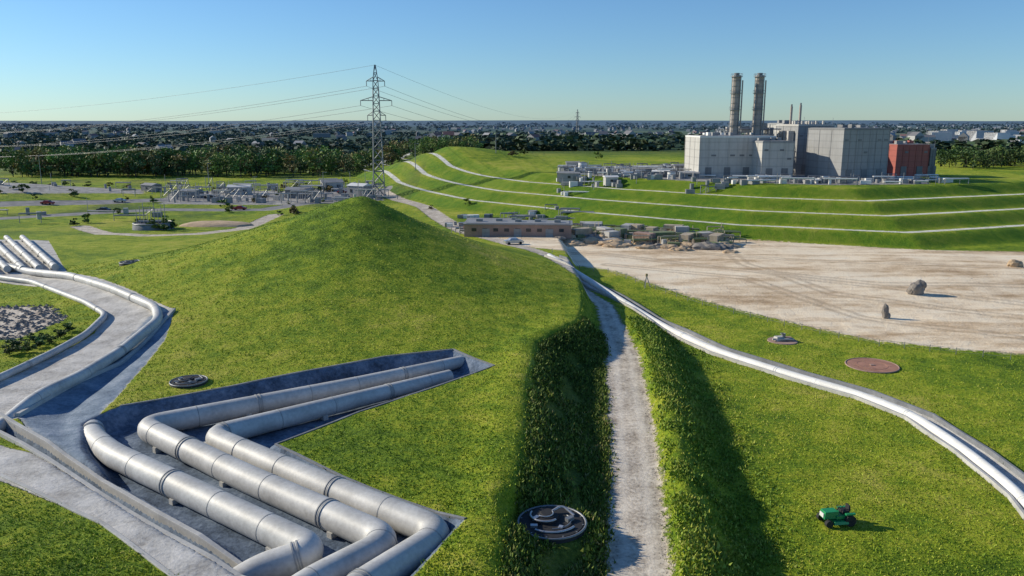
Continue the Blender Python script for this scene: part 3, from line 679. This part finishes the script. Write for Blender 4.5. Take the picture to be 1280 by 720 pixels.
# ------------------------------------------------------------------ inspection chambers
def torus(b,R,r,z,mi,n=36,m=8,sx=1,sy=1,a0=0,a1=2*math.pi,cx=0,cy=0):
    pts=[(cx+math.cos(a0+(a1-a0)*i/n)*R*sx,cy+math.sin(a0+(a1-a0)*i/n)*R*sy,z) for i in range(n+1)]; b.tube(pts,r,m,mi,True,False)
def chamber(u,v,zg,R,name="inspection_chamber",lift=.25,k=1.0,det=None):
    x,y=W(u,v,zg); z=h1(x,y); b=MB(); det=det or SILV
    b.tube([(0,0,-2.5),(0,0,lift),(0,0,lift+.1)],[R,R,R*.96],40,1); torus(b,R*.98,.05*R/2+.02,lift+.1,0)
    b.tube([(0,0,lift+.1),(0,0,lift+.13)],R*.9,32,1)
    cx,cy=-.12*R,.28*R
    b.tube([(cx,cy,lift+.1),(cx,cy,lift+.1+.3*k)],[R*.42,R*.38],24,1); b.tube([(cx+.05*R,cy,lift+.1+.3*k),(cx+.05*R,cy,lift+.1+.42*k)],[R*.24,R*.16],18,1)
    torus(b,R*.42,.08*k,lift+.1+.28*k,2,24,8,1,1,2.4,5.2,cx,cy); torus(b,R*.24,.05*k,lift+.1+.42*k,2,18,6,1,1,3.6,6.4,cx,cy)
    torus(b,R*.74,.09*k,lift+.2,2,30,8,1,.9,3.7,5.4); torus(b,R*.55,.05,lift+.22,0,30,8,1,.9,4.4,6.6)
    b.tube(fillet([(R*.15,.45*R,lift+.3),(R*.5,.5*R,lift+.1+.5*k),(R*.72,.1*R,lift+.2)],.5),.1*k,8,2)
    b.box((cx-.3*R,cy-.1*R,lift+.3),(.45,.3,.3*k),2,.5); b.box((R*.5,-.1*R,lift+.25),(.6,.35,.3*k),0,.4); b.box((-R*.6,-.15*R,lift+.2),(.5,.3,.22*k),2,-.3); b.box((R*.1,-.45*R,lift+.2),(.35,.3,.2),2,.9)
    for i in range(12): b.box((math.cos(i*.524)*R*.9,math.sin(i*.524)*R*.9,lift+.14),(.1,.1,.06),0)
    b.obj(name,[STEEL,DARK,det],(x,y,z),.3)
chamber(690,655,1.6,2.5,lift=.22)
chamber(236,478,ZL,1.9,lift=.10,k=.5,det=STEEL); chamber(165,341,4,1.9,lift=.10,k=.5,det=STEEL)
x,y,z=at(978,426,-1.5); b=MB(); b.tube([(0,0,-.5),(0,0,.12)],[2.3,2.1],28,0); b.box((-.5,0,.45),(1.5,1.0,.6),1,.3,.8); b.box((.9,.3,.35),(1.0,.9,.4),2,.1); b.tube([(-1.6,-.4,.4),(1.5,-.5,.4)],.16,8,1); b.tube([(.1,0,.6),(.1,0,1.1)],.3,12,3); torus(b,.35,.05,1.15,3,18,5); b.obj("valve_station",[BROWN,CLADW,BROWN,STEEL],(x,y,z))
x,y,z=at(1090,457,-1.5); b=MB(); b.tube([(0,0,-.6),(0,0,.10),(0,0,.11)],[3.3,3.2,3.1],44,0); torus(b,3.25,.10,.08,1,48,6); torus(b,1.9,.03,.11,0,40,5); b.box((0,0,.16),(.5,.5,.1),1)
b.obj("circular_shaft_cover",[BRICKY,BROWN],(x,y,z))
x,y,z=at(1043,655,-1.5); b=MB()
b.box((-.45,0,.75),(1.1,.75,.5),0,0,.85); b.box((.45,0,.6),(1.2,.9,.25),0); b.box((.6,0,.85),(.45,.55,.25),2); b.box((.9,0,1.1),(.13,.5,.42),2,0,.9); b.box((.1,0,.32),(1.1,1.5,.2),0,0,.9)
b.tube([(.05,0,.9),(.25,0,1.2)],.04,6,2); torus(b,.2,.03,1.22,2,16,5,cx=.25); b.box((-1.0,0,.72),(.08,.5,.3),1)
for sx,r in((-.75,.26),(.8,.4)):
    for s in(-.55,.55): b.tube([(sx,s-.14,r),(sx,s+.14,r)],r,14,2)
for s in(-.4,.4): b.box((.8,s*1.3,.85),(.7,.22,.12),0)
o=b.obj("riding_lawn_mower",[GREEN,WHITE,DARK,STEEL],(x,y,z+.05),.15,.03); o.scale=(1.15,1.15,1.15)
# ------------------------------------------------------------------ substation & buildings left
def fs(r): return W(r.uniform(200,475),r.uniform(236,255),0)
jumble("electrical_substation",180,fs,8,[STEEL,CLADW,CLADG],20,.10)
def fs2(r): return W(r.uniform(-60,200),r.choice((r.uniform(240,250),r.uniform(262,280))),0)
jumble("industrial_yard_equipment",34,fs2,5,[STEEL,CLADG,CLADW],21,.12)
random.seed(12)
for u,v,a,c,h in((375,247,10,6,3.4),(300,243,9,6,3),(450,246,8,6,4.5),(240,248,7,5,2.6),(415,238,9,7,3.4),(190,242,7,5,2.6)):
    x,y,z=at(u,v); shed("industrial_shed",x,y,z,a,c,h,random.uniform(-.5,.5),random.choice((CLADW,CLADG,CLADD)),random.choice((ROOF,WHITE,CLADG)))
x,y,z=at(192,288); b=MB(); b.tube([(0,0,-.5),(0,0,1.6),(0,0,1.61)],[5.5,5.2,5.0],32,0); torus(b,5.1,.2,1.7,1)
for i in range(9): b.strut((-4+i,-1,1.6),(-4+i*1.0,-1,5.5+(i%3)),.1,1)
b.tube([(-4,0,2),(4,0,2)],.4,8,1); b.obj("settling_tank",[DCONC,STEEL],(x,y,z))
x,y,z=at(270,282); rock("soil_mound",[(0,0,-.5,11,6,1.8)],4,DIRT,(x,y,z),.12)
for u,v,h in((53,236,14),(262,240,12),(318,250,9),(405,246,10),(520,236,12),(620,232,9)):
    x,y,z=at(u,v); b=MB(); b.tube([(0,0,0),(0,0,h)],[.18,.08],8,0); b.box((.7,0,h),(1.6,.3,.12),0); b.box((1.3,0,h-.08),(.5,.3,.1),1); b.obj("lamp_mast",[STEEL,WHITE],(x,y,z))
